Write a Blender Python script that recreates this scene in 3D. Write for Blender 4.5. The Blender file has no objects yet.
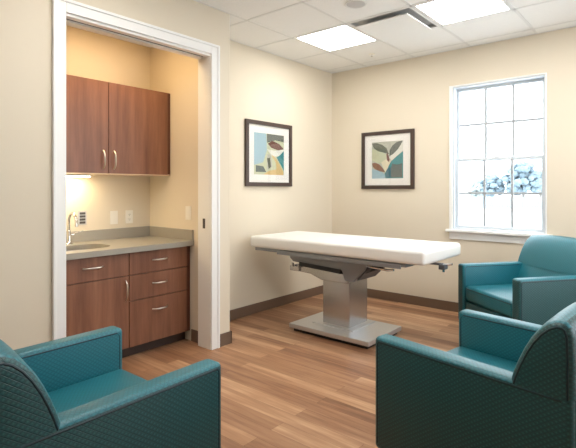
import bpy, bmesh, math, random
from mathutils import Vector, Matrix
random.seed(7)
S = bpy.context.scene
C = S.collection

# ---------------------------------------------------------------- camera, world, exposure
EYE = 1.288
cd = bpy.data.cameras.new('camera'); cam = bpy.data.objects.new('camera', cd); C.objects.link(cam)
cam.location = (0, 0, EYE); cam.rotation_euler = (math.radians(90), 0, math.radians(40.2))
cd.sensor_width = 36; cd.lens = 465 / 576 * 36; cd.shift_y = -35.5 / 576; cd.clip_start = .05; cd.clip_end = 400
S.camera = cam
S.view_settings.view_transform = 'Standard'; S.view_settings.look = 'None'
S.view_settings.exposure = 0.36; S.view_settings.gamma = 1; S.view_settings.use_curve_mapping = False
W = bpy.data.worlds.new('overcast_sky'); S.world = W; W.use_nodes = True
bg = W.node_tree.nodes['Background']; bg.inputs[0].default_value = (.86, .94, 1, 1); bg.inputs[1].default_value = 5.2
PANEL = 13.0          # emission of the ceiling panels
pl = bpy.data.lights.new('window_portal', 'AREA'); pl.shape = 'RECTANGLE'; pl.size = .85; pl.size_y = 1.46
pl.cycles.is_portal = True
po = bpy.data.objects.new('window_portal', pl); C.objects.link(po)
po.location = (-1.409, 4.97, 1.6); po.rotation_euler = (math.radians(-90), 0, 0)
p2 = bpy.data.lights.new('added_window_portal', 'AREA'); p2.shape = 'RECTANGLE'; p2.size = 2.1; p2.size_y = 1.5; p2.cycles.is_portal = True  # sampling portal of the window added in the right wall
po2 = bpy.data.objects.new('added_window_portal', p2); C.objects.link(po2)
po2.location = (1.30, 3.1, 1.55); po2.rotation_euler = (math.radians(90), 0, math.radians(90))

# ---------------------------------------------------------------- materials
def srgb(r, g, b):
    f = lambda c: c / 12.92 if c <= .04045 else ((c + .055) / 1.055) ** 2.4
    return (f(r / 255), f(g / 255), f(b / 255), 1)

def mat(name, col, rough=.6, metal=0, noise=0, nscale=20, bump=0, bscale=200, spec=.5, coat=0):
    m = bpy.data.materials.new(name); m.use_nodes = True
    n = m.node_tree; p = n.nodes['Principled BSDF']
    p.inputs['Base Color'].default_value = col; p.inputs['Roughness'].default_value = rough
    p.inputs['Metallic'].default_value = metal; p.inputs['Specular IOR Level'].default_value = spec
    p.inputs['Coat Weight'].default_value = coat
    tc = n.nodes.new('ShaderNodeTexCoord')
    if noise:
        t = n.nodes.new('ShaderNodeTexNoise'); t.inputs['Scale'].default_value = nscale; t.inputs['Detail'].default_value = 4
        n.links.new(tc.outputs['Object'], t.inputs['Vector'])
        mx = n.nodes.new('ShaderNodeMix'); mx.data_type = 'RGBA'
        mx.inputs[6].default_value = tuple(c * (1 - noise) for c in col[:3]) + (1,)
        mx.inputs[7].default_value = tuple(min(1, c * (1 + noise)) for c in col[:3]) + (1,)
        n.links.new(t.outputs['Fac'], mx.inputs[0]); n.links.new(mx.outputs[2], p.inputs['Base Color'])
    if bump:
        t = n.nodes.new('ShaderNodeTexNoise'); t.inputs['Scale'].default_value = bscale; t.inputs['Detail'].default_value = 3
        n.links.new(tc.outputs['Object'], t.inputs['Vector'])
        b = n.nodes.new('ShaderNodeBump'); b.inputs['Strength'].default_value = bump; b.inputs['Distance'].default_value = .002
        n.links.new(t.outputs['Fac'], b.inputs['Height']); n.links.new(b.outputs[0], p.inputs['Normal'])
    return m

def emit(name, col, s):
    m = bpy.data.materials.new(name); m.use_nodes = True; p = m.node_tree.nodes['Principled BSDF']
    p.inputs['Base Color'].default_value = (.9, .9, .9, 1)
    p.inputs['Emission Color'].default_value = col; p.inputs['Emission Strength'].default_value = s
    return m

def glass(name, refl=.06, tint=(1, 1, 1, 1)):
    m = bpy.data.materials.new(name); m.use_nodes = True; n = m.node_tree; n.nodes.clear()
    o = n.nodes.new('ShaderNodeOutputMaterial'); t = n.nodes.new('ShaderNodeBsdfTransparent'); g = n.nodes.new('ShaderNodeBsdfGlossy')
    t.inputs[0].default_value = tint
    g.inputs['Roughness'].default_value = .02; lw = n.nodes.new('ShaderNodeLayerWeight'); lw.inputs[0].default_value = .5
    pw = n.nodes.new('ShaderNodeMath'); pw.operation = 'POWER'; pw.inputs[1].default_value = 4; n.links.new(lw.outputs['Facing'], pw.inputs[0])
    f = n.nodes.new('ShaderNodeMath'); f.operation = 'MULTIPLY_ADD'; f.inputs[1].default_value = .9; f.inputs[2].default_value = refl; n.links.new(pw.outputs[0], f.inputs[0])
    x = n.nodes.new('ShaderNodeMixShader')
    n.links.new(f.outputs[0], x.inputs[0]); n.links.new(t.outputs[0], x.inputs[1]); n.links.new(g.outputs[0], x.inputs[2])
    n.links.new(x.outputs[0], o.inputs[0]); return m

def wood(name, c1, c2, vertical=True, rough=.35):
    """veneer with fine streaks; grain along Z (vertical) """
    m = bpy.data.materials.new(name); m.use_nodes = True; n = m.node_tree; p = n.nodes['Principled BSDF']
    tc = n.nodes.new('ShaderNodeTexCoord'); mp = n.nodes.new('ShaderNodeMapping')
    mp.inputs['Scale'].default_value = (9, 9, .7) if vertical else (.7, 9, 9)
    n.links.new(tc.outputs['Object'], mp.inputs[0])
    t = n.nodes.new('ShaderNodeTexNoise'); t.inputs['Scale'].default_value = 1.6; t.inputs['Detail'].default_value = 6; t.inputs['Roughness'].default_value = .65
    n.links.new(mp.outputs[0], t.inputs['Vector'])
    r = n.nodes.new('ShaderNodeValToRGB'); r.color_ramp.elements[0].position = .3; r.color_ramp.elements[1].position = .72
    r.color_ramp.elements[0].color = c1; r.color_ramp.elements[1].color = c2
    n.links.new(t.outputs['Fac'], r.inputs[0]); n.links.new(r.outputs[0], p.inputs['Base Color'])
    p.inputs['Roughness'].default_value = rough
    return m

def floor_mat():
    m = bpy.data.materials.new('plank_vinyl'); m.use_nodes = True; n = m.node_tree; p = n.nodes['Principled BSDF']
    L = n.links.new
    tc = n.nodes.new('ShaderNodeTexCoord')
    def bricks(c1, c2, mo, msize, w=1.22):
        b = n.nodes.new('ShaderNodeTexBrick'); b.offset = .37; b.offset_frequency = 2
        b.inputs['Color1'].default_value = c1; b.inputs['Color2'].default_value = c2; b.inputs['Mortar'].default_value = mo
        b.inputs['Scale'].default_value = 1; b.inputs['Mortar Size'].default_value = msize; b.inputs['Bias'].default_value = 0
        b.inputs['Brick Width'].default_value = w; b.inputs['Row Height'].default_value = .102
        L(tc.outputs['Object'], b.inputs['Vector']); return b
    b = bricks((0, 0, 0, 1), (1, 1, 1, 1), (.5, .5, .5, 1), 0)
    # per plank shift of the grain
    mp = n.nodes.new('ShaderNodeMapping'); mp.inputs['Scale'].default_value = (1.3, 17, 1)
    sh = n.nodes.new('ShaderNodeVectorMath'); sh.operation = 'MULTIPLY_ADD'; sh.inputs[1].default_value = (7, 7, 7)
    L(b.outputs['Color'], sh.inputs[0]); L(tc.outputs['Object'], sh.inputs[2]); L(sh.outputs[0], mp.inputs[0])
    t = n.nodes.new('ShaderNodeTexNoise'); t.inputs['Scale'].default_value = 1.5; t.inputs['Detail'].default_value = 7; t.inputs['Roughness'].default_value = .6
    L(mp.outputs[0], t.inputs['Vector'])
    mth = n.nodes.new('ShaderNodeMath'); mth.operation = 'MULTIPLY_ADD'; mth.inputs[1].default_value = .46
    ms = n.nodes.new('ShaderNodeMath'); ms.operation = 'MULTIPLY_ADD'; ms.inputs[1].default_value = 1.05; ms.inputs[2].default_value = -.26
    L(t.outputs['Fac'], ms.inputs[0]); L(b.outputs['Color'], mth.inputs[0]); L(ms.outputs[0], mth.inputs[2])
    r = n.nodes.new('ShaderNodeValToRGB'); e = r.color_ramp.elements
    e[0].position = .12; e[0].color = FLOOR_C[0]; e[1].position = .85; e[1].color = FLOOR_C[3]
    x = e.new(.38); x.color = FLOOR_C[1]; x = e.new(.62); x.color = FLOOR_C[2]
    L(mth.outputs[0], r.inputs[0])
    line = bricks((1, 1, 1, 1), (1, 1, 1, 1), (.62, .58, .55, 1), .0014)
    mx = n.nodes.new('ShaderNodeMix'); mx.data_type = 'RGBA'; mx.blend_type = 'MULTIPLY'; mx.inputs[0].default_value = 1
    L(r.outputs[0], mx.inputs[6]); L(line.outputs['Color'], mx.inputs[7]); L(mx.outputs[2], p.inputs['Base Color'])
    p.inputs['Roughness'].default_value = .38; p.inputs['Specular IOR Level'].default_value = .45
    return m
FLOOR_C = [srgb(112, 76, 55), srgb(146, 105, 77), srgb(170, 129, 97), srgb(197, 160, 126)]

def teal_mat(name, base, dark, light, strength=1.0, rough=.42):
    """woven vinyl with a small diamond lattice, laid out on the mesh UVs (metres)"""
    m = bpy.data.materials.new(name); m.use_nodes = True; n = m.node_tree; p = n.nodes['Principled BSDF']; L = n.links.new
    uv = n.nodes.new('ShaderNodeUVMap'); sp = n.nodes.new('ShaderNodeSeparateXYZ'); L(uv.outputs[0], sp.inputs[0])
    def M(op, a, b=None, c=None):
        k = n.nodes.new('ShaderNodeMath'); k.operation = op
        for i, v in enumerate((a, b, c)):
            if v is None: continue
            if isinstance(v, (int, float)): k.inputs[i].default_value = v
            else: L(v, k.inputs[i])
        return k.outputs[0]
    u = M('MULTIPLY', sp.outputs[0], 88.0); v = M('MULTIPLY', sp.outputs[1], 116.0)
    a = M('PINGPONG', M('ADD', u, v), 1.0); b = M('PINGPONG', M('SUBTRACT', u, v), 1.0)
    edge = M('MAXIMUM', a, b)                       # 1 on the lattice lines
    line = M('SMOOTH_MAX', M('MULTIPLY_ADD', edge, 5.0, -4.0), 0.0, .2)
    core = M('MAXIMUM', M('SUBTRACT', 1.0, M('MULTIPLY', edge, 2.2)), 0.0)
    r1 = n.nodes.new('ShaderNodeMix'); r1.data_type = 'RGBA'; r1.inputs[6].default_value = base; r1.inputs[7].default_value = dark
    L(M('MULTIPLY', line, .9 * strength), r1.inputs[0])
    r2 = n.nodes.new('ShaderNodeMix'); r2.data_type = 'RGBA'; r2.inputs[7].default_value = light
    L(r1.outputs[2], r2.inputs[6]); L(M('MULTIPLY', core, .8 * strength), r2.inputs[0])
    L(r2.outputs[2], p.inputs['Base Color'])
    bp = n.nodes.new('ShaderNodeBump'); bp.inputs['Strength'].default_value = .35 * strength; bp.inputs['Distance'].default_value = .0015
    L(M('SUBTRACT', 1.0, line), bp.inputs['Height']); L(bp.outputs[0], p.inputs['Normal'])
    p.inputs['Roughness'].default_value = rough; p.inputs['Specular IOR Level'].default_value = .6
    
    return m

MT = {
 'wall': mat('cream_paint', srgb(223, 212, 192), .75, bump=.12, bscale=260),
 'ceil': mat('ceiling_tile_white', srgb(238, 238, 236), .85, noise=.03, nscale=60, bump=.3, bscale=160),
 'tbar': mat('grid_white', srgb(226, 226, 224), .5),
 'trim': mat('white_trim', srgb(240, 240, 238), .4),
 'vinyl': mat('window_vinyl_white', srgb(214, 221, 227), .35),
 'muntin': mat('backlit_grille', srgb(172, 177, 182), .5),  # grey holds the backlit shade of bars against the bright sky
 'base': mat('brown_rubber', srgb(112, 90, 74), .5),
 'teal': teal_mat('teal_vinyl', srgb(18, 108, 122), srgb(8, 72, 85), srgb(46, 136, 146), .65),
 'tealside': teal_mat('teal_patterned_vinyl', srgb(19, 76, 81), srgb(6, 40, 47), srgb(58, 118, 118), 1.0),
 'pipe': mat('dark_teal_piping', srgb(10, 44, 54), .45),
 'legw': mat('dark_wood_leg', srgb(84, 50, 34), .4),
 'cab': wood('cherry_veneer', srgb(110, 70, 52), srgb(150, 103, 78)),
 'cabdark': mat('dark_cherry_edge', srgb(92, 52, 36), .4),
 'maple': mat('pale_maple_edge', srgb(214, 190, 160), .5),
 'toe': mat('dark_toe_kick', srgb(64, 48, 40), .5),
 'counter': mat('grey_speckled_laminate', srgb(158, 153, 142), .3, noise=.12, nscale=260),
 'steel': mat('brushed_steel', srgb(190, 188, 184), .33, 1.0),
 'nickel': mat('brushed_nickel', srgb(205, 200, 192), .3, 1.0),
 'chrome': mat('chrome', srgb(215, 215, 215), .12, 1.0),
 'silver': mat('silver_paint', srgb(205, 207, 210), .28, .75),
 'silver2': mat('light_silver_cover', srgb(192, 192, 192), .24, .92),
 'silver3': mat('grey_metal', srgb(142, 144, 148), .38, .5),
 'dgrey': mat('dark_grey_plastic', srgb(82, 84, 88), .5),
 'black': mat('black_plastic', srgb(30, 30, 32), .45),
 'pad': mat('white_vinyl_pad', srgb(236, 235, 232), .42, bump=.05, bscale=60),
 'plate': mat('white_plate', srgb(238, 234, 224), .4),
 'slot': mat('socket_dark', srgb(80, 74, 66), .5),
 'grille': mat('vent_cavity', srgb(196, 196, 196), .6),
 'frame': mat('dark_brown_frame', srgb(70, 55, 48), .4, noise=.1, nscale=40),
 'mat': mat('white_mat_board', srgb(238, 235, 230), .8),
 'glass': glass('window_glass'),
 'pglass': glass('picture_glass', .05),
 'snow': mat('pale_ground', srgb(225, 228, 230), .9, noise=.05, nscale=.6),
 'leaf': mat('haze_tinted_leaves', srgb(122, 140, 150), .8, noise=.25, nscale=3),  # bright outdoor haze is tinted into the foliage colour
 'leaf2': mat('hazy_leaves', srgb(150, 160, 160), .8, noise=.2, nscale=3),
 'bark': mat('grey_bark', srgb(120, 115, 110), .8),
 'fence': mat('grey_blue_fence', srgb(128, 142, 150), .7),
 'lens': emit('ceiling_diffuser', (1, .975, .93, 1), PANEL),
 'lenswarm': emit('warm_diffuser', (1, .70, .36, 1), 30),
 'lensbar': emit('under_cabinet_diffuser', (1, .8, .5, 1), 55),
}
MT['floor'] = floor_mat()

# ---------------------------------------------------------------- mesh helpers
def box(bm, x0, x1, y0, y1, z0, z1, bev=0, seg=2, mi=0):
    r = bmesh.ops.create_cube(bm, size=1); vs = r['verts']
    for v in vs:
        v.co = Vector(((x0 + x1) / 2 + v.co.x * (x1 - x0), (y0 + y1) / 2 + v.co.y * (y1 - y0), (z0 + z1) / 2 + v.co.z * (z1 - z0)))
    fs = set(f for v in vs for f in v.link_faces)
    for f in fs: f.material_index = mi
    if bev:
        es = set(e for v in vs for e in v.link_edges)
        r = bmesh.ops.bevel(bm, geom=list(es), offset=bev, segments=seg, profile=.5, affect='EDGES')
        for f in r['faces']: f.material_index = mi
    return bm

def prism(bm, pts, axis, a0, a1, mi=0, bev=0):
    """closed polygon pts (2D) extruded along axis 'x','y','z'"""
    def P(p, a): return {'x': (a, p[0], p[1]), 'y': (p[0], a, p[1]), 'z': (p[0], p[1], a)}[axis]
    A = [bm.verts.new(P(p, a0)) for p in pts]; B = [bm.verts.new(P(p, a1)) for p in pts]
    fs = [bm.faces.new(A), bm.faces.new(B[::-1])]
    for i in range(len(pts)):
        j = (i + 1) % len(pts); fs.append(bm.faces.new((A[j], A[i], B[i], B[j])))
    for f in fs: f.material_index = mi
    bmesh.ops.recalc_face_normals(bm, faces=fs)
    if bev:
        es = set(e for f in fs for e in f.edges)
        bmesh.ops.bevel(bm, geom=list(es), offset=bev, segments=2, profile=.5, affect='EDGES')
    return bm

def tube(bm, pts, r, n=10, mi=0):
    pts = [Vector(p) for p in pts]; rings = []; up = None
    rr = r if isinstance(r, (list, tuple)) else [r] * len(pts)
    for i, p in enumerate(pts):
        d = (pts[min(i + 1, len(pts) - 1)] - pts[max(i - 1, 0)]).normalized()
        if up is None: up = d.orthogonal().normalized()
        up = (up - d * up.dot(d)).normalized(); s = d.cross(up)
        rings.append([bm.verts.new(p + (up * math.cos(2 * math.pi * k / n) + s * math.sin(2 * math.pi * k / n)) * rr[i]) for k in range(n)])
    fs = []
    for a, b in zip(rings, rings[1:]):
        for k in range(n):
            fs.append(bm.faces.new((a[k], a[(k + 1) % n], b[(k + 1) % n], b[k])))
    fs.append(bm.faces.new(rings[0][::-1])); fs.append(bm.faces.new(rings[-1]))
    for f in fs: f.material_index = mi
    return bm

def loft(bm, rings, cap=True):
    R = [[bm.verts.new(p) for p in r] for r in rings]; n = len(R[0])
    for a, b in zip(R, R[1:]):
        for k in range(n): bm.faces.new((a[k], a[(k + 1) % n], b[(k + 1) % n], b[k]))
    if cap: bm.faces.new(R[0][::-1]); bm.faces.new(R[-1])
    bmesh.ops.recalc_face_normals(bm, faces=bm.faces[:])
    return bm

def build(name, bm, m, parent=None, smooth=False, angle=40, label=None, cat=None, group=None, kind=None):
    uvl = bm.loops.layers.uv.new('UVMap')
    for f in bm.faces:
        a = [abs(c) for c in f.normal]; k = a.index(max(a))
        for l in f.loops:
            c = l.vert.co
            l[uvl].uv = (c.y, c.z) if k == 0 else ((c.x, c.z) if k == 1 else (c.x, c.y))
    me = bpy.data.meshes.new(name)
    if smooth:
        for f in bm.faces: f.smooth = True
    bm.to_mesh(me); bm.free()
    for q in (m if isinstance(m, list) else [m]): me.materials.append(MT[q] if isinstance(q, str) else q)
    if smooth: me.set_sharp_from_angle(angle=math.radians(angle))
    o = bpy.data.objects.new(name, me); C.objects.link(o)
    if parent: o.parent = parent
    if label: o['label'] = label
    if cat: o['category'] = cat
    if group: o['group'] = group
    if kind: o['kind'] = kind
    return o

def thing(name, label, cat, loc=(0, 0, 0), rz=0, group=None, kind=None):
    o = bpy.data.objects.new(name, None); C.objects.link(o); o.location = loc; o.rotation_euler = (0, 0, rz)
    o.empty_display_size = .1
    if label: o['label'] = label
    if cat: o['category'] = cat
    if group: o['group'] = group
    if kind: o['kind'] = kind
    return o
def B(*a, **k): return box(bmesh.new(), *a, **k)
def copy_tree(o, parent=None):
    c = o.copy(); C.objects.link(c)
    if parent: c.parent = parent
    for ch in list(o.children): copy_tree(ch, c)
    return c

# ---------------------------------------------------------------- the room
H = 2.74; HC = 2.60
XL, YB = -3.364, 4.841            # picture wall (left), window wall (back)
XD = -2.87; XDI = -3.012          # doorway wall, room face and alcove face
XR, YF = 1.15, -1.9               # right wall and wall behind the camera
OY0, OY1, OZ = 1.285, 2.44, 2.365  # doorway opening
AY0, AY1, AX = 1.24, 2.48, -3.776   # alcove
JY = 2.65                         # outer corner of the doorway wall
WX0, WX1, WZ0, WZ1 = -1.828, -.960, .865, 2.350   # window opening

build('floor', B(AX - .15, XR + .15, YF - .15, YB + .15, -.1, 0), 'floor', kind='structure')
# doorway wall with the return round its outer corner
bm = bmesh.new()
box(bm, XDI, XD, YF, OY0, 0, H); box(bm, XDI, XD, OY0, OY1, OZ, H)
build('wall_doorway', bm, 'wall', kind='structure')
bm = bmesh.new()
# pier between doorway and the room, L shaped in plan with a rounded outer corner
r = .012
arc = [(XD - r + r * math.cos(a), JY - r + r * math.sin(a)) for a in [math.radians(d) for d in (0, 22, 45, 67, 90)]]
prism(bm, [(XD, OY1)] + arc + [(AX - .12, JY), (AX - .12, AY1), (XDI, AY1), (XDI, OY1)], 'z', 0, H)
build('wall_pier', bm, 'wall', kind='structure')
build('wall_alcove_back', B(AX - .12, AX, AY0 - .12, AY1, 0, H), 'wall', kind='structure')
build('wall_alcove_side', B(AX, XDI, AY0 - .12, AY0, 0, H), 'wall', kind='structure')
build('ceiling_alcove', B(AX, XDI, AY0, AY1, HC, HC + .05), 'ceil', kind='structure')
build('wall_left', B(XL - .12, XL, JY, YB, 0, H), 'wall', kind='structure')
bm = bmesh.new()
box(bm, XL - .12, WX0, YB, YB + .14, 0, H); box(bm, WX1, XR + .12, YB, YB + .14, 0, H)
box(bm, WX0, WX1, YB, YB + .14, 0, WZ0 - .03); box(bm, WX0, WX1, YB, YB + .14, WZ1, H)
build('wall_back', bm, 'wall', kind='structure')
RY0, RY1, RZ0, RZ1 = 2.0, 4.2, .75, 2.36   # unseen window added to the right wall to light the room
bm = bmesh.new()
box(bm, XR, XR + .14, YF, RY0, 0, H); box(bm, XR, XR + .14, RY1, YB, 0, H); box(bm, XR, XR + .14, RY0, RY1, 0, RZ0); box(bm, XR, XR + .14, RY0, RY1, RZ1, H)
build('wall_right', bm, 'wall', kind='structure')
wr = thing('added_window', None, None, kind='structure'); bm = bmesh.new()
for a in ((RY0, RY0 + .05, RZ0, RZ1), (RY1 - .05, RY1, RZ0, RZ1), (RY0 + .05, RY1 - .05, RZ0, RZ0 + .05), (RY0 + .05, RY1 - .05, RZ1 - .05, RZ1), ((RY0 + RY1) / 2 - .03, (RY0 + RY1) / 2 + .03, RZ0 + .05, RZ1 - .05)):
    box(bm, XR + .05, XR + .10, *a)
build('window_frame', bm, 'vinyl', wr)
build('window_pane', B(XR + .072, XR + .076, RY0 + .04, RY1 - .04, RZ0 + .04, RZ1 - .04), 'glass', wr)
build('wall_front', B(XDI, XR + .12, YF - .12, YF, 0, H), 'wall', kind='structure')

# suspended ceiling, tiles on a 2 ft grid, openings for the fixtures
G = .61; GX0 = -2.86; GY0 = 3.45
LIGHTS = [(-2.86, 3.45), (-1.64, 3.45), (-.42, 3.45), (-2.25, 1.01), (-1.03, 1.01)]  # last three panels are added out of view to light the room
VENT = (-2.25, 3.45)
cells = [(round(a, 3), round(b, 3)) for a, b in LIGHTS + [VENT]]
bm = bmesh.new(); gb = bmesh.new()
def clip_room(x0, x1, y0, y1):
    return max(x0, XL), min(x1, XR), max(y0, YF), min(y1, YB)
for i in range(-1, 8):
    for j in range(-10, 4):
        x0, y0 = GX0 + i * G, GY0 + j * G
        if (round(x0, 3), round(y0, 3)) in cells: continue
        a, b, c, d = clip_room(x0, x0 + G, y0, y0 + G)
        if b - a < .02 or d - c < .02: continue
        if i == -1 and y0 + G < JY: continue
        if i == -1: c = max(c, JY)
        if y0 < JY and i == -1: pass
        box(bm, a, b, c, d, H, H + .02)
ceil_o = build('ceiling', bm, 'ceil', kind='structure')
for i in range(0, 8):
    x = GX0 + i * G
    if XL < x < XR: box(gb, x - .012, x + .012, JY if x < XD + .02 else YF, YB, H - .003, H + .0)
for j in range(-9, 4):
    y = GY0 + j * G
    if YF < y < YB: box(gb, (XL if y > JY else XD), XR, y - .012, y + .012, H - .003, H + .0)
for a in ((XL, XL + .02, JY, YB), (XL, XR, YB - .02, YB), (XD, XD + .02, YF, JY)):
    box(gb, *a, H - .003, H)
build('ceiling_grid', gb, 'tbar', ceil_o)
build('trim_ceiling_slab', B(XL - .12, XR + .12, YF - .12, YB + .12, H + .12, H + .16), 'ceil', kind='structure')

# baseboards
def basebd(name, *b):
    build(name, B(*b, 0, .1, bev=.003), 'base', kind='structure')
basebd('baseboard_left', XL, XL + .01, JY, YB)
basebd('baseboard_back', XL + .01, XR, YB - .01, YB)
basebd('baseboard_doorway', XD, XD + .01, YF, OY0 - .0765)
bm = bmesh.new(); box(bm, XD, XD + .01, OY1 + .0765, JY + .01, 0, .1); box(bm, XL + .01, XD + .01, JY, JY + .01, 0, .1)
build('baseboard_pier', bm, 'base', kind='structure')
basebd('baseboard_alcove', -3.16, XDI, AY1 - .01, AY1)
basebd('baseboard_right', XR - .01, XR, YF, YB)

# ---------------------------------------------------------------- cased opening of the pocket door
dr = thing('door_1', None, None, kind='structure')
bm = bmesh.new()
cw = .070
for (y0, y1) in ((OY0 - cw, OY0 + .004), (OY1 - .004, OY1 + cw)):
    box(bm, XD, XD + .018, y0, y1, 0, OZ + cw, bev=.003)
box(bm, XD, XD + .018, OY0 + .004, OY1 - .004, OZ - .004, OZ + cw, bev=.003)
# thicker back band round the outside edge
for (y0, y1) in ((OY0 - cw - .006, OY0 - cw + .014), (OY1 + cw - .014, OY1 + cw + .006)):
    box(bm, XD, XD + .026, y0, y1, 0, OZ + cw + .006, bev=.003)
box(bm, XD, XD + .026, OY0 - cw, OY1 + cw, OZ + cw - .014, OZ + cw + .006, bev=.003)
build('door_casing', bm, 'trim', dr)
bm = bmesh.new()
box(bm, XDI - .01, XD, OY1 - .006, OY1 - .0005, 0, OZ)
box(bm, XDI - .01, XD, OY0 - .010, OY0 + .004, 0, OZ)
for (a, b) in ((XDI - .01, XDI + .045), (XD - .05, XD)):      # split head with the slot of the sliding track
    box(bm, a, b, OY0 + .005, OY1 - .007, OZ - .02, OZ - .0005)
build('door_jamb', bm, 'trim', dr)
build('door_track', B(XDI + .045, XD - .05, OY0 + .005, OY1 - .007, OZ - .008, OZ - .001), 'dgrey', dr)
bm = B(XDI + .052, XD - .062, OY1 - .009, OY1 - .0055, .965, 1.045, bev=.001)
box(bm, XDI + .060, XD - .070, OY1 - .0105, OY1 - .009, .985, 1.025)
o = build('strike_plate', bm, 'slot', dr); o['label'] = 'dark metal strike plate'

# ---------------------------------------------------------------- window
wn = thing('window_1', None, None, kind='structure')
bm = bmesh.new()
c = .034; c2 = .012
box(bm, WX0 - c, WX0, YB - .014, YB, WZ0 - .03, WZ1 + c2, bev=.003); box(bm, WX1, WX1 + c2, YB - .014, YB, WZ0 - .03, WZ1 + c2, bev=.003)
box(bm, WX0, WX1, YB - .014, YB, WZ1, WZ1 + c2, bev=.003)
build('window_casing', bm, 'trim', wn)
bm = bmesh.new(); F = .014
for (a, b, z0, z1) in ((WX0, WX0 + F, WZ0, WZ1), (WX1 - F, WX1, WZ0, WZ1), (WX0 + F, WX1 - F, WZ1 - F, WZ1), (WX0 + F, WX1 - F, WZ0 - .03, WZ0 + .012)):
    box(bm, a, b, YB + .001, YB + .139, z0, z1)
build('window_frame', bm, 'vinyl', wn)
def sash(name, y, z0, z1):
    s = bmesh.new(); x0, x1 = WX0 + F, WX1 - F; w = .028
    box(s, x0, x0 + w, y, y + .035, z0, z1, bev=.003); box(s, x1 - w, x1, y, y + .035, z0, z1, bev=.003)
    box(s, x0 + w, x1 - w, y, y + .035, z0, z0 + w, bev=.003); box(s, x0 + w, x1 - w, y, y + .035, z1 - w, z1, bev=.003)
    so = build(name, s, 'vinyl', wn)
    m_ = bmesh.new()
    for k in (1, 2):
        x = x0 + w + (x1 - x0 - 2 * w) * k / 3; box(m_, x - .0115, x + .0115, y + .008, y + .024, z0 + w, z1 - w, bev=.002)
    zm = (z0 + z1) / 2; box(m_, x0 + w, x1 - w, y + .009, y + .023, zm - .0115, zm + .0115, bev=.002)
    build('muntin', m_, 'muntin', so)
    build('window_pane', B(x0 + w, x1 - w, y + .015, y + .018, z0 + w, z1 - w), 'glass', so)
ZM = 1.585
sash('lower_sash', YB + .045, WZ0 + .012, ZM + .017)
sash('upper_sash', YB + .085, ZM - .017, WZ1 - F)
bm = B(-1.437, -1.377, YB + .05, YB + .078, ZM + .017, ZM + .029, bev=.003); tube(bm, [(-1.407, YB + .064, ZM + .029), (-1.407, YB + .064, ZM + .038)], .009)
build('sash_lock', bm, 'trim', wn)
bm = B(WX0 - .062, WX1 + .062, YB - .05, YB + .001, WZ0 - .03, WZ0 - .002, bev=.006)
box(bm, WX0 + .001, WX1 - .001, YB, YB + .045, WZ0 - .029, WZ0 - .003)
build('window_sill', bm, 'trim', wn)
build('window_apron', B(WX0 - c, WX1 + c, YB - .014, YB, WZ0 - .105, WZ0 - .03, bev=.003), 'trim', wn)

# ---------------------------------------------------------------- outside
build('ground', B(-70, 60, YB + .3, 150, -.3, -.2), 'snow', kind='structure')
def tree(loc, w, h, m, label, seed, group=None):
    rnd = random.Random(seed)
    t = thing('tree', label, 'tree', loc, group=group)
    tb = bmesh.new(); tube(tb, [(0, 0, -.02), (.05, 0, h * .3), (0, .05, h * .62)], [.12 * h / 3, .09 * h / 3, .05 * h / 3], 8)
    for k in range(5):
        a = k * 1.3; tube(tb, [(0, 0, h * .35), (math.cos(a) * w * .28, math.sin(a) * w * .28, h * .66)], [.05 * h / 3, .02], 6)
    build('trunk', tb, 'bark', t, True)
    cb = bmesh.new()
    for k in range(110):
        a = rnd.random() * 6.28; q = rnd.random() ** .5; z = h * (.32 + .6 * rnd.random())
        env = math.sin(math.pi * min(1, max(.12, (z / h - .15) / .85)))
        rr = w * .085 * (.6 + .8 * rnd.random())
        mtx = Matrix.Translation((math.cos(a) * q * w * .46 * env, math.sin(a) * q * w * .46 * env, min(z, h - rr * .8))) @ Matrix.Diagonal((1, 1, .8, 1))
        r = bmesh.ops.create_icosphere(cb, subdivisions=2, radius=rr, matrix=mtx)
        for v in r['verts']: v.co += Vector((rnd.uniform(-1, 1), rnd.uniform(-1, 1), rnd.uniform(-1, 1))) * rr * .3
    build('crown', cb, m, t, True, 80)
def along(px, z):   # world point seen in photo column px at depth z on the outside ground
    u = (px - 288) / 465
    return (z * (-.6455 + .7638 * u), z * (.7638 + .6455 * u), -.2)
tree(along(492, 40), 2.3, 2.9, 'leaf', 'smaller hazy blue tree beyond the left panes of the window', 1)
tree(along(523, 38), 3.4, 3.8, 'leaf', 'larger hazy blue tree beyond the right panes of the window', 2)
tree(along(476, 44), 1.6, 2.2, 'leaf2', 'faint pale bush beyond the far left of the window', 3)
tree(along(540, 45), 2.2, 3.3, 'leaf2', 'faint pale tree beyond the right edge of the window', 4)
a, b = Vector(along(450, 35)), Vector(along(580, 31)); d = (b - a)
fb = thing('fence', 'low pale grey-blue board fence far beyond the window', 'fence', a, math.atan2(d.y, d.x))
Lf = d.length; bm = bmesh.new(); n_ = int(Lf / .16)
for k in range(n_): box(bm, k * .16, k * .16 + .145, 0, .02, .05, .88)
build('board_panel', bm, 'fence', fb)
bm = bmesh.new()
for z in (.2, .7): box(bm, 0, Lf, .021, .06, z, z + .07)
build('fence_rail', bm, 'fence', fb)

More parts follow.
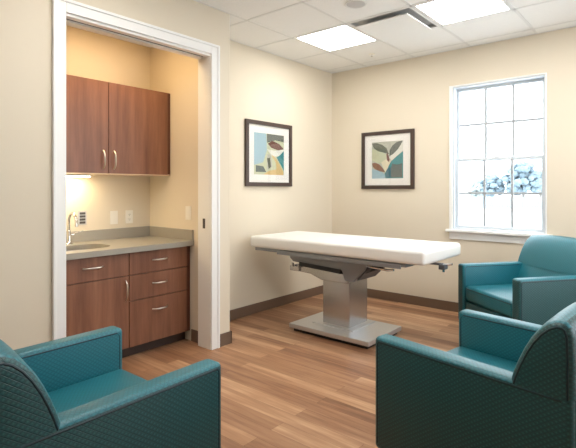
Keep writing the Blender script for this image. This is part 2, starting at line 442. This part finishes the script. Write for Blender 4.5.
# ---------------------------------------------------------------- ceiling fixtures
def ceiling_light(x, y, label):
    t = thing('ceiling_light', label, 'light', (x + G / 2, y + G / 2, H), group='recessed ceiling light panels')
    h = G / 2 - .013; bm = bmesh.new(); w = .016
    box(bm, -h, h, -h, -h + w, -.004, .03); box(bm, -h, h, h - w, h, -.004, .03)
    box(bm, -h, -h + w, -h + w, h - w, -.004, .03); box(bm, h - w, h, -h + w, h - w, -.004, .03)
    box(bm, -h, h, -h, h, .03, .04)
    build('frame', bm, 'tbar', t)
    build('diffuser', B(-h + w, h - w, -h + w, h - w, .003, .012), 'lens', t)
LL = ['square recessed light panel nearer the corner, left of the air vent', 'square recessed light panel at the top edge, right of the air vent',
      'added square light panel above the window armchair, unseen off to the right', 'added unseen square light panel above the doorway side of the room',
      'added unseen square light panel above the middle of the room', ]
for (x, y), l in zip(LIGHTS, LL): ceiling_light(x, y, l)

t = thing('ceiling_vent', 'square white air vent with dark slots between the two ceiling lights', 'vent', (VENT[0] + G / 2, VENT[1] + G / 2, H))
h = G / 2 - .013; bm = bmesh.new()
for a in ((-h, h, -h, -h + .012), (-h, h, h - .012, h), (-h, -h + .012, -h + .012, h - .012), (h - .012, h, -h + .012, h - .012)):
    box(bm, *a, -.004, .004)
build('frame', bm, 'tbar', t)
bm = bmesh.new(); box(bm, -h, h, -h, h, .03, .04)
for a in ((-h, h, -h, -h + .006), (-h, h, h - .006, h), (-h, -h + .006, -h + .006, h - .006), (h - .006, h, -h + .006, h - .006)):
    box(bm, *a, 0.004, .03)
build('duct_box', bm, 'grille', t)
g = h - .045; bm = B(-g, g, -g, g, -.034, -.026, bev=.003); box(bm, -.12, .12, -.12, .12, -.026, .0295)
build('face_plate', bm, 'ceil', t)

bm = bmesh.new()
def lathe(bm, prof, n=24, c=(0, 0)):
    R = [[bm.verts.new((c[0] + r * math.cos(2 * math.pi * k / n), c[1] + r * math.sin(2 * math.pi * k / n), z)) for k in range(n)] for r, z in prof]
    for a, b in zip(R, R[1:]):
        for k in range(n): bm.faces.new((a[k], a[(k + 1) % n], b[(k + 1) % n], b[k]))
    bm.faces.new(R[0][::-1]); bm.faces.new(R[-1]); bmesh.ops.recalc_face_normals(bm, faces=bm.faces[:]); return bm
t = thing('ceiling_speaker', 'round grey perforated ceiling speaker at the top edge of the photo', 'speaker', (-1.95, 3.13, H))
build('ring', lathe(bmesh.new(), [(.085, -.001), (.088, -.006), (.08, -.010), (.074, -.007), (.072, -.001)]), 'tbar', t, True)
build('grille', lathe(bmesh.new(), [(.072, -.001), (.072, -.006), (.03, -.009), (.006, -.010)]), 'grille', t, True)
t = thing('sprinkler', 'small round white fire sprinkler cover near the ceiling corner', 'sprinkler', (-2.55, 4.42, H))
build('cover_plate', lathe(bmesh.new(), [(.034, 0), (.034, -.004), (.028, -.007), (.01, -.008)]), 'plate', t, True)
build('sprinkler_head', lathe(bmesh.new(), [(.008, -.008), (.007, -.02), (.013, -.022), (.013, -.025)], 12), 'chrome', t, True)

# alcove lamps (unseen recessed can added for warm light, under cabinet strip)
t = thing('added_alcove_light', 'added unseen warm downlight in the alcove ceiling', 'light', (-3.19, 1.85, HC))
build('ring', lathe(bmesh.new(), [(.165, 0), (.17, -.006), (.155, -.008), (.15, -.002)]), 'tbar', t, True)
build('diffuser', lathe(bmesh.new(), [(.15, -.002), (.148, -.004), (.05, -.006)]), 'lenswarm', t, True)
t = thing('under_cabinet_light', 'slim warm light strip under the wall cabinet', 'light', (-3.66, 1.62, 1.400))
build('housing', B(-.035, .035, -.22, .22, -.016, -.0005, bev=.003), 'tbar', t)
build('diffuser', B(-.026, .026, -.21, .21, -.020, -.016), 'lensbar', t)

# ---------------------------------------------------------------- cabinets
def handle_bar(parent, p, axis, L=.13, out=.03):
    """arched nickel pull; p = centre on the door face (facing +X)"""
    bm = bmesh.new(); pts = []
    for k in range(13):
        s = -1 + k / 6; d = out * (1 - abs(s) ** 4) + .001
        q = Vector((d, s * L / 2, 0)) if axis == 'y' else Vector((d, 0, s * L / 2))
        pts.append(Vector(p) + q)
    tube(bm, pts, [.0065 - .002 * math.cos(math.pi * (k / 6 - 1)) * -.5 for k in range(13)], 8)
    build('handle', bm, 'nickel', parent, True)
FX = -3.175     # front plane of the base cabinets
bodyx = FX - .02
t = thing('sink_cabinet', 'cherry base cabinet under the sink, one false drawer over one door', 'cabinet', (0, 0, 0))
bm = bmesh.new()
Y0, Y1 = AY0 + .004, 1.903
box(bm, AX + .002, bodyx, Y0, Y0 + .018, .09, .808); box(bm, AX + .002, bodyx, Y1 - .018, Y1, .09, .808)
box(bm, AX + .002, bodyx, Y0 + .018, Y1 - .018, .09, .108); box(bm, AX + .002, AX + .01, Y0 + .018, Y1 - .018, .108, .808)
box(bm, bodyx - .018, bodyx, Y0 + .018, Y1 - .018, .60, .66); box(bm, bodyx - .018, bodyx, Y0 + .018, Y1 - .018, .775, .808)
build('body', bm, 'cabdark', t)
o = build('toe_kick', B(AX + .05, FX - .07, Y0, Y1, 0, .0895), 'toe', t)
o = build('drawer', B(FX - .019, FX, Y0 + .004, Y1 - .002, .634, .800, bev=.002), 'cab', t); handle_bar(o, (FX, 1.62, .728), 'y', .145)
o = build('door', B(FX - .019, FX, Y0 + .004, Y1 - .002, .088, .629, bev=.002), 'cab', t); handle_bar(o, (FX, 1.872, .525), 'z', .15)
t = thing('drawer_cabinet', 'cherry base cabinet with a stack of three drawers beside the doorway', 'cabinet', (0, 0, 0))
Y0, Y1 = 1.905, AY1 - .012
bm = B(AX + .002, bodyx, Y0, Y1, .09, .808)
build('body', bm, 'cabdark', t)
build('toe_kick', B(AX + .05, FX - .07, Y0, Y1 + .005, 0, .0895), 'toe', t)
for z0, z1, hz in ((.634, .800, .728), (.438, .629, .545), (.088, .433, .34)):
    o = build('drawer', B(FX - .019, FX, Y0 + .002, 2.44, z0, z1, bev=.002), 'cab', t); handle_bar(o, (FX, 2.172, hz), 'y', .135)
build('filler_strip', B(FX - .019, FX - .004, 2.443, Y1 + .006, .088, .808), 'cabdark', t)

t = thing('wall_cabinet', 'cherry two door cabinet hung on the alcove wall above the counter', 'cabinet', (0, 0, 0))
UX = -3.456; Y0 = AY0 + .004; z0, z1 = 1.412, 2.13
build('body', B(AX + .002, UX - .02, Y0, AY1 - .004, z0 + .004, z1), 'cabdark', t)
build('bottom_panel', B(AX + .002, UX - .001, Y0, AY1 - .005, z0 - .012, z0 - .0045), 'maple', t)
o = build('door', B(UX - .019, UX, Y0 + .003, 1.891, z0 - .004, z1, bev=.002), 'cab', t); handle_bar(o, (UX, 1.846, 1.515), 'z', .145)
o = build('door', B(UX - .019, UX, 1.895, 2.448, z0 - .004, z1, bev=.002), 'cab', t); handle_bar(o, (UX, 1.937, 1.515), 'z', .145)
build('filler_strip', B(UX - .019, UX - .005, 2.451, AY1 - .004, z0, z1), 'cabdark', t)

# worktop with a real sink cut-out
t = thing('countertop', 'grey stone-look worktop with low splash running round the alcove corner', 'countertop', (0, 0, 0))
CX0, CX1, CY0, CY1, CZ0, CZ1 = AX + .001, -3.13, AY0 + .001, AY1 - .001, .809, .85
SX, SY, SA, SB = -3.43, 1.60, .17, .255
def sup(a, A, Bv, n=3.2):
    c_, s_ = math.cos(a), math.sin(a)
    return (A * math.copysign(abs(c_) ** (2 / n), c_), Bv * math.copysign(abs(s_) ** (2 / n), s_))
def to_rect(a):
    c_, s_ = math.cos(a), math.sin(a); ts = []
    if c_ > 1e-9: ts.append((CX1 - SX) / c_)
    if c_ < -1e-9: ts.append((CX0 - SX) / c_)
    if s_ > 1e-9: ts.append((CY1 - SY) / s_)
    if s_ < -1e-9: ts.append((CY0 - SY) / s_)
    k = min(ts); return (SX + c_ * k, SY + s_ * k)
angs = [2 * math.pi * k / 64 for k in range(64)]
for cx in (CX0, CX1):
    for cy in (CY0, CY1): angs.append(math.atan2(cy - SY, cx - SX) % (2 * math.pi))
angs = sorted(set(round(a, 6) for a in angs))
inner = []
for a in angs:
    p = sup(a, SA, SB); inner.append((SX + p[0], SY + p[1]))
outer = [to_rect(a) for a in angs]
bm = bmesh.new()
V = lambda L, z: [bm.verts.new((p[0], p[1], z)) for p in L]
it, ib, ot, ob = V(inner, CZ1), V(inner, CZ0), V(outer, CZ1), V(outer, CZ0); n = len(angs)
for k in range(n):
    j = (k + 1) % n
    bm.faces.new((it[k], ot[k], ot[j], it[j])); bm.faces.new((ib[j], ob[j], ob[k], ib[k]))
    bm.faces.new((ot[k], ob[k], ob[j], ot[j])); bm.faces.new((it[j], ib[j], ib[k], it[k]))
bmesh.ops.recalc_face_normals(bm, faces=bm.faces[:])
build('worktop', bm, 'counter', t)
bm = B(AX + .001, AX + .02, AY0 + .001, AY1 - .001, .85, .94, bev=.003); box(bm, AX + .02, CX1 - .004, AY1 - .02, AY1 - .001, .85, .94, bev=.003)
build('backsplash', bm, 'counter', t)
# sink bowl, hung under the worktop
t = thing('sink', 'stainless steel undermount sink bowl set in the grey counter', 'sink', (SX, SY, 0))
rings = [];
for (k, z) in ((1.06, .8085), (1.0, .8085), (.985, .80), (.96, .74), (.93, .70), (.84, .675), (.5, .668), (.12, .664)):
    rings.append([(sup(a, SA * k, SB * k)[0], sup(a, SA * k, SB * k)[1], z) for a in [2 * math.pi * q / 48 for q in range(48)]])
bm = loft(bmesh.new(), rings, False)
o = build('bowl', bm, 'steel', t, True, 60)
sm = o.modifiers.new('thickness', 'SOLIDIFY'); sm.thickness = .0015; sm.offset = -1
build('drain', lathe(bmesh.new(), [(.04, .664), (.04, .667), (.03, .668), (.028, .6655), (.006, .6655)], 20), 'chrome', t, True)
# faucet
t = thing('faucet', 'chrome gooseneck faucet with a side lever behind the sink', 'faucet', (-3.665, 1.675, .85))
bm = lathe(bmesh.new(), [(.03, 0), (.03, .006), (.024, .012), (.019, .03), (.018, .10), (.013, .11)], 20)
build('body', bm, 'chrome', t, True)
pts = [(0, 0, .10), (0, 0, .16)] + [(.062 - .062 * math.cos(a), 0, .175 + .07 * math.sin(a)) for a in [math.radians(q) for q in range(0, 171, 15)]]
pts.append((.126, 0, .16)); tb = tube(bmesh.new(), pts, .0105, 12); tube(tb, [(.126, 0, .163), (.127, 0, .145)], .0125, 12)
build('spout', tb, 'chrome', t, True)
bm = tube(bmesh.new(), [(0, .015, .075), (0, .036, .075)], .014, 12); tube(bm, [(0, .03, .078), (.02, .06, .092), (.035, .1, .10)], [.007, .006, .007], 8)
build('lever', bm, 'chrome', t, True)

# wall plates
def plate(loc, rz, name, label, cat, kind):
    t = thing(name, label, cat, loc, rz)      # local: faces +X
    w, h = .036, .058
    build('cover_plate', B(.0005, .006, -w, w, -h, h, bev=.002), 'plate' if kind != 'grey' else 'nickel', t)
    if kind == 'outlet':
        for z in (-.02, .02):
            o = build('socket', B(.006, .008, -.017, .017, z - .014, z + .014, bev=.003), 'plate', t)
            bm = bmesh.new()
            for y in (-.006, .006): box(bm, .008, .0083, y - .0012, y + .0012, z - .004, z + .006)
            tube(bm, [(.008, 0, z - .009), (.0083, 0, z - .009)], .0025, 8); build('slot', bm, 'slot', o)
    elif kind == 'switch':
        build('rocker', B(.006, .009, -.016, .016, -.033, .033, bev=.0015), 'plate', t)
    elif kind == 'grey':
        for z in (-.0375, -.0125, .0125, .0375):
            build('button', B(.006, .011, -.024, .024, z - .0095, z + .0095, bev=.002), 'slot', t)
    else:
        for z in (-.04, .04): build('screw', tube(bmesh.new(), [(.006, 0, z), (.0075, 0, z)], .003, 8), 'plate', t)
plate((AX, 1.835, 1.045), 0, 'control_plate', 'narrow metal plate with four dark buttons on the wall above the faucet', 'control', 'grey')
plate((AX, 2.115, 1.035), 0, 'blank_plate', 'blank white wall plate left of the white outlet', 'wall plate', 'blank')
plate((AX, 2.262, 1.035), 0, 'wall_outlet', 'white two-socket outlet above the counter near the alcove corner', 'outlet', 'outlet')
plate((-3.205, AY1, 1.08), -math.pi / 2, 'light_switch', 'white rocker switch on the alcove side wall by the doorway', 'switch', 'switch')

# ---------------------------------------------------------------- framed prints
def flat(name, c_, rough=.7): return mat(name, srgb(*c_), rough)
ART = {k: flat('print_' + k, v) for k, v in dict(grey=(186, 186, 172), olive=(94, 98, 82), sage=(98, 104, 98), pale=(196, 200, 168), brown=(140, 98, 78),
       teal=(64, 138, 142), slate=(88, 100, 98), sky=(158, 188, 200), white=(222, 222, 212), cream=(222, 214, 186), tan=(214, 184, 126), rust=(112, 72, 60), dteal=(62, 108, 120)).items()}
def picture(loc, rz, W_, H_, art, label, fw=.042, aw=None, ah=None):
    """local: faces -Y, width along X"""
    t = thing('framed_print', label, 'picture', loc, rz, 'framed abstract prints')
    a, b = W_ / 2, H_ / 2; bm = bmesh.new()
    box(bm, -a, a, -.028, -.001, -b, -b + fw, bev=.003); box(bm, -a, a, -.028, -.001, b - fw, b, bev=.003)
    box(bm, -a, -a + fw, -.028, -.001, -b + fw - .003, b - fw + .003, bev=.003); box(bm, a - fw, a, -.028, -.001, -b + fw - .003, b - fw + .003, bev=.003)
    build('frame', bm, 'frame', t)
    bm = bmesh.new(); x, z = aw / 2, ah / 2; m_, n_ = a - fw + .002, b - fw + .002
    box(bm, -m_, m_, -.012, -.008, z, n_); box(bm, -m_, m_, -.012, -.008, -n_, -z); box(bm, -m_, -x, -.012, -.008, -z, z); box(bm, x, m_, -.012, -.008, -z, z)
    build('mat_board', bm, 'mat', t)
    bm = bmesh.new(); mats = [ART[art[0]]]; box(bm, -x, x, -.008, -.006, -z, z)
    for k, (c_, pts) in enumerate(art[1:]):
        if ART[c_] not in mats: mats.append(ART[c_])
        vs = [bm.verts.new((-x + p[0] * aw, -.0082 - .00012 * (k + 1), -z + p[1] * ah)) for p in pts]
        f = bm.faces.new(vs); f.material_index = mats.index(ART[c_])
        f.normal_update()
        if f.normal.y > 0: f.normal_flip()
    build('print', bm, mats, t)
    build('glazing', B(-m_, m_, -.018, -.016, -n_, n_), 'pglass', t)
art2 = ['grey', ('pale', [(.0, .82), (.3, .74), (.52, .62), (.42, .42), (.2, .42), (0, .5)]), ('sky', [(0, .27), (.3, .2), (.44, .1), (.42, 0), (0, 0)]),
        ('teal', [(1, .72), (.82, .6), (.62, .46), (.5, .28), (.42, .14), (.44, 0), (1, 0)]), ('slate', [(.66, .4), (.8, .36), (.97, .4), (.97, .02), (.62, .02), (.6, .2)]),
        ('dteal', [(.5, .28), (.62, .3), (.62, .02), (.46, .02), (.43, .12)]),
        ('white', [(.56, .56), (.7, .72), (.92, .9), (1, .98), (1, .74), (.8, .6), (.64, .48)]),
        ('cream', [(.3, .44), (.42, .5), (.56, .56), (.62, .46), (.5, .26), (.44, .16), (.36, .3)]),
        ('olive', [(0, .97), (.14, .98), (.34, .92), (.48, .82), (.55, .66), (.4, .7), (.2, .75), (.06, .84)]),
        ('sage', [(.98, 1), (.8, .97), (.66, .88), (.58, .76), (.57, .6), (.7, .66), (.84, .78), (.93, .9)]),
        ('brown', [(0, .42), (.1, .44), (.24, .39), (.36, .28), (.44, .17), (.28, .19), (.12, .25), (.03, .33)]),
        ('rust', [(.47, .66), (.52, .68), (.58, .5), (.55, .44), (.49, .5)])]
picture((-2.586, YB, 1.617), 0, .668, .668, art2, 'dark framed abstract leaf print on the window wall, grey-green leaves over teal', aw=.40, ah=.425)
art1 = ['pale', ('sky', [(0, 1), (.4, 1), (.42, .6), (.3, .3), (.0, .22)]), ('sage', [(.42, 1), (1, 1), (1, .84), (.7, .86), (.42, .78)]), ('white', [(.42, .62), (.7, .6), (1, .68), (1, .5), (.6, .45)]),  # pale blue patch paints the window's reflection into the print
        ('grey', [(.42, .5), (.55, .5), (.6, .2), (.42, .12)]), ('rust', [(.45, .76), (.6, .84), (.84, .78), (1, .66), (.8, .62), (.58, .66)]),
        ('teal', [(1, .62), (.86, .5), (.74, .44), (.9, .25), (1, .1)]), ('olive', [(.42, .4), (.52, .42), (.56, .2), (.48, .14)]),
        ('tan', [(.56, .5), (.66, .46), (.82, .3), (.98, .08), (.98, 0), (.3, 0), (.5, .1), (.74, .14), (.72, .3)]),
        ('slate', [(.06, .22), (.3, .2), (.4, .06), (.06, .06)])]
picture((XL, 3.662, 1.652), math.pi / 2, .725, .682, art1, 'dark framed abstract print on the left wall, tan curve and rust leaf behind glass, blue reflection painted in', aw=.475, ah=.435)

# ---------------------------------------------------------------- exam table
TX0, TX1, TY0, TY1, TZ = -3.235, -1.43, 3.24, 3.985, .825
t = thing('exam_table', 'white padded exam table on a silver pedestal column in the corner', 'exam table', (-2.34, 3.57, 0))
ox, oy = -2.34, 3.57
def L3(p): return p
def tb_box(*a, **k):
    x0, x1, y0, y1, z0, z1 = a; return B(x0 - ox, x1 - ox, y0 - oy, y1 - oy, z0, z1, **k)
bm = tb_box(TX0, TX1, TY0, TY1, TZ - .108, TZ, bev=.028, seg=5)
build('mattress', bm, 'pad', t, True, 50)
bm = tb_box(TX0 + .05, TX1 - .16, TY0 + .03, TY1 - .03, TZ - .138, TZ - .106, bev=.004)
build('bed_frame', bm, 'silver3', t)
# accessory rails each side
for y in (TY0 + .012, TY1 - .027):
    bm = tb_box(TX0 + .35, TX1 - .20, y, y + .015, TZ - .152, TZ - .12, bev=.003)
    box(bm, TX0 + .75 - ox, TX0 + .77 - ox, y + .012 - oy, y + .03 - oy, TZ - .138, TZ - .112); build('side_rail', bm, 'silver3', t)
# lift carriage: slanted housing under the bed
def pr(pts, y0, y1, **k):
    return prism(bmesh.new(), [(p[0] - ox, p[1]) for p in pts], 'y', y0 - oy, y1 - oy, **k)
bm = pr([(-2.83, .698), (-2.84, .635), (-2.80, .60), (-2.25, .575), (-2.22, .49), (-2.14, .485), (-2.02, .60), (-1.97, .698)], 3.385, 3.78, bev=.006)
build('lift_housing', bm, 'silver3', t)
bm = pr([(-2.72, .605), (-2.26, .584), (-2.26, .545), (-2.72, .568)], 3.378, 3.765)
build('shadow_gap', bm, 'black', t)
bm = pr([(-2.80, .572), (-2.80, .515), (-2.60, .505), (-2.48, .465), (-2.2, .465), (-2.2, .545), (-2.5, .56)], 3.395, 3.77, bev=.005)
box(bm, -2.83 - ox, -2.72 - ox, 3.375 - oy, 3.40 - oy, .515, .56, bev=.004)
tube(bm, [(-2.79 - ox, 3.372 - oy, .555), (-2.79 - ox, 3.372 - oy, .59)], .012, 10)
tube(bm, [(-2.72 - ox, 3.372 - oy, .55), (-2.72 - ox, 3.372 - oy, .585)], .012, 10)
build('yoke', bm, 'silver2', t)
bm = tb_box(-2.46, -2.23, 3.45, 3.70, .26, .55, bev=.004)
build('inner_column', bm, 'silver2', t)
bm = tb_box(-2.48, -2.195, 3.425, 3.725, .068, .475, bev=.006)
build('outer_column', bm, 'silver2', t)
bm = tb_box(-2.715, -1.89, 3.225, 3.795, .03, .07, bev=.006)
box(bm, -2.56 - ox, -2.13 - ox, 3.37 - oy, 3.76 - oy, .069, .078, bev=.003)
o = build('base_plate', bm, 'silver', t)
bm = tb_box(-2.68, -1.92, 3.255, 3.765, .0, .031)
build('base_skirt', bm, 'black', t)
# tilt actuator and levers on the head side
bm = pr([(-2.10, .695), (-1.72, .695), (-1.74, .672), (-1.86, .645), (-2.02, .58), (-2.10, .50)], 3.395, 3.70, bev=.004)
build('actuator_bracket', bm, 'dgrey', t)
bm = bmesh.new(); tube(bm, [(-2.12 - ox, 3.42 - oy, .55), (-1.82 - ox, 3.40 - oy, .668)], .016, 10)
build('actuator_rod', bm, 'black', t, True)
bm = bmesh.new(); tube(bm, [(-2.0 - ox, 3.38 - oy, .642), (-1.80 - ox, 3.36 - oy, .632), (-1.74 - ox, 3.36 - oy, .64)], [.009, .011, .009], 10)
tube(bm, [(-1.84 - ox, 3.37 - oy, .668), (-1.62 - ox, 3.36 - oy, .685)], .007, 8)
build('release_lever', bm, 'chrome', t, True)
bm = tb_box(-1.60, -1.40, 3.49, 3.53, .695, .71, bev=.002); box(bm, -1.425 - ox, -1.375 - ox, 3.475 - oy, 3.545 - oy, .665, .705, bev=.006)
o = build('end_bracket', bm, 'dgrey', t)
bm = bmesh.new(); tube(bm, [(-1.40 - ox, 3.51 - oy, .70), (-1.33 - ox, 3.51 - oy, .712)], .009, 8); tube(bm, [(-1.40 - ox, 3.51 - oy, .665), (-1.40 - ox, 3.51 - oy, .645)], .012, 8)
build('end_knob', bm, 'chrome', o, True)

# ---------------------------------------------------------------- armchairs
def chair_proto():
    t = thing('armchair', '', 'armchair', (0, 0, 0), 0, 'teal armchairs')
    HW, D, AW, AH, F0 = .38, .38, .085, .64, .15
    for s in (-1, 1):
        x0, x1 = sorted((s * HW, s * (HW - AW)))
        o = build('arm', box(bmesh.new(), x0, x1, -D - .03, D, F0, AH, bev=.02, seg=4), 'tealside', t, True, 50)
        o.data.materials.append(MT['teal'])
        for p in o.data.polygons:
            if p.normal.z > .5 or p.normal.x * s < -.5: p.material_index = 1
        # piping on outer edge: along the top, down the front
        xo = s * (HW - .0025); pts = [(xo, -D, AH - .0205), (xo, D - .035, AH - .0205)]
        pts += [(xo, D - .035 + .0145 * math.sin(a), AH - .035 + .0145 * math.cos(a)) for a in [math.radians(q) for q in (20, 45, 70, 90)]]
        pts += [(xo, D - .0205, F0 + .03)]
        build('piping', tube(bmesh.new(), pts, .0042, 8), 'pipe', o, True)
        xi = s * (HW - AW + .0025)
        build('piping', tube(bmesh.new(), [(xi, -.17, AH - .019), (xi, D - .035, AH - .019), (xi, D - .02, AH - .035), (xi, D - .02, F0 + .03)], .0035, 8), 'pipe', o, True)
    # back: upper part full width, lower part between the arms
    prof = [(-.212, .628), (-.222, .66), (-.238, .70), (-.258, .742), (-.281, .781), (-.306, .813), (-.333, .837), (-.360, .850), (-.384, .850), (-.401, .838), (-.410, .81), (-.412, .74), (-.412, .628)]
    prof = [(y, .628 + (z - .628) * 1.065) for y, z in prof]
    def section(x, off, crown):
        out = []; n = len(prof)
        for i, (y, z) in enumerate(prof):
            a, b = prof[i - 1], prof[(i + 1) % n]
            tx, tz = b[0] - a[0], b[1] - a[1]; L = math.hypot(tx, tz); nx, nz = tz / L, -tx / L   # outward (profile runs front -> top -> rear)
            if i == 0: nx, nz = 1, 0
            if i == n - 1: nx, nz = -1, 0
            wgt = max(0, (z - .63) / .23)
            out.append((x, y + nx * off + (.018 * crown if nx > .2 else 0), z + nz * off + .026 * crown * wgt))
        return out
    # profile goes front-bottom -> top -> rear-bottom; outward normal at the front is +y
    r = .026; xs = []
    for a in (90, 70, 50, 32, 15, 0): xs.append((-(HW - r) - r * math.sin(math.radians(a)), -(r - r * math.cos(math.radians(a)))))
    for k in range(1, 12): xs.append((-(HW - r) + (HW - r) * 2 * k / 12, 0))
    for a in (0, 15, 32, 50, 70, 90): xs.append(((HW - r) + r * math.sin(math.radians(a)), -(r - r * math.cos(math.radians(a)))))
    rings = [section(x, off, 1 - (abs(x) / HW) ** 2.2) for x, off in xs]
    bm = loft(bmesh.new(), rings)
    low = [(-.10, .30), (-.13, .46), (-.17, .56), (-.212, .65), (-.37, .65), (-.385, .30)]
    prism(bm, low, 'x', -HW + AW + .001, HW - AW - .001)
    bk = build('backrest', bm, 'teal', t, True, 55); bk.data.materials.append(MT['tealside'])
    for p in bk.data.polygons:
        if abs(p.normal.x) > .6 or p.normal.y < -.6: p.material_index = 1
    for s in (-1, 1):
        sec = section(s * (HW - .0035), -.017, 0)
        build('piping', tube(bmesh.new(), [Vector(q) for q in sec], .0042, 8), 'pipe', bk, True)
    # seat
    bm = bmesh.new(); hx = HW - AW - .003; nx_, ny_ = 14, 14
    box(bm, -hx, hx, -.14, D - .012, .335, .462, bev=.028, seg=5)
    for v in bm.verts:
        if v.co.z > .44: v.co.z += .014 * max(0, 1 - (v.co.x / hx) ** 2) * 1.0
    st = build('seat_cushion', bm, 'teal', t, True, 60)
    pts = [(-hx + .02, D - .0145, .440), (hx - .02, D - .0145, .440)]
    build('piping', tube(bmesh.new(), pts, .004, 8), 'pipe', st, True)
    build('front_rail', B(-hx, hx, D - .07, D - .018, F0 + .01, .33, bev=.012, seg=3), 'tealside', t, True, 50)
    build('rear_panel', B(-HW + .02, HW - .02, -D - .033, -D, F0 + .005, .632, bev=.008), 'tealside', t, True, 50)
    build('seat_deck', B(-hx, hx, -.34, D - .075, .2, .33), 'black', t)
    for sx in (-1, 1):
        for sy in (-1, 1):
            bm = bmesh.new(); R = []
            for z, w, off in ((0, .017, .012), (.152, .026, 0)):
                cx_, cy_ = sx * (HW - .045 + off * .0), sy * (D - .05 + off)
                R.append([(cx_ + a * w, cy_ + b * w, z) for a, b in ((-1, -1), (1, -1), (1, 1), (-1, 1))])
            loft(bm, R); build('leg', bm, 'legw', t)
    return t
A = chair_proto()
A.location = (-1.683, .787, 0); A.rotation_euler.z = math.radians(1.0)
A['label'] = 'teal patterned armchair at the lower left, facing away toward the exam table'
c1 = copy_tree(A)
# faces (-.983,.184), front near corner at (-1.009,1.804)
def put(o, corner, side, ang):
    """corner: world xy of a front corner at local (side*.38,.38); ang: heading of local +Y"""
    rz = ang - math.pi / 2; R = Matrix.Rotation(rz, 2); q = R @ Vector((side * .38, .38))
    o.location = (corner[0] - q.x, corner[1] - q.y, 0); o.rotation_euler.z = rz
put(c1, (-1.032, 1.805), -1, math.atan2(.184, -.983))
c1['label'] = 'teal patterned armchair at the lower right, nearest its side facing the doorway'
c2 = copy_tree(A)
put(c2, (-1.482, 4.03), 1, math.atan2(-.80, -.60))
c2['label'] = 'teal armchair in front of the window, angled to face the room'
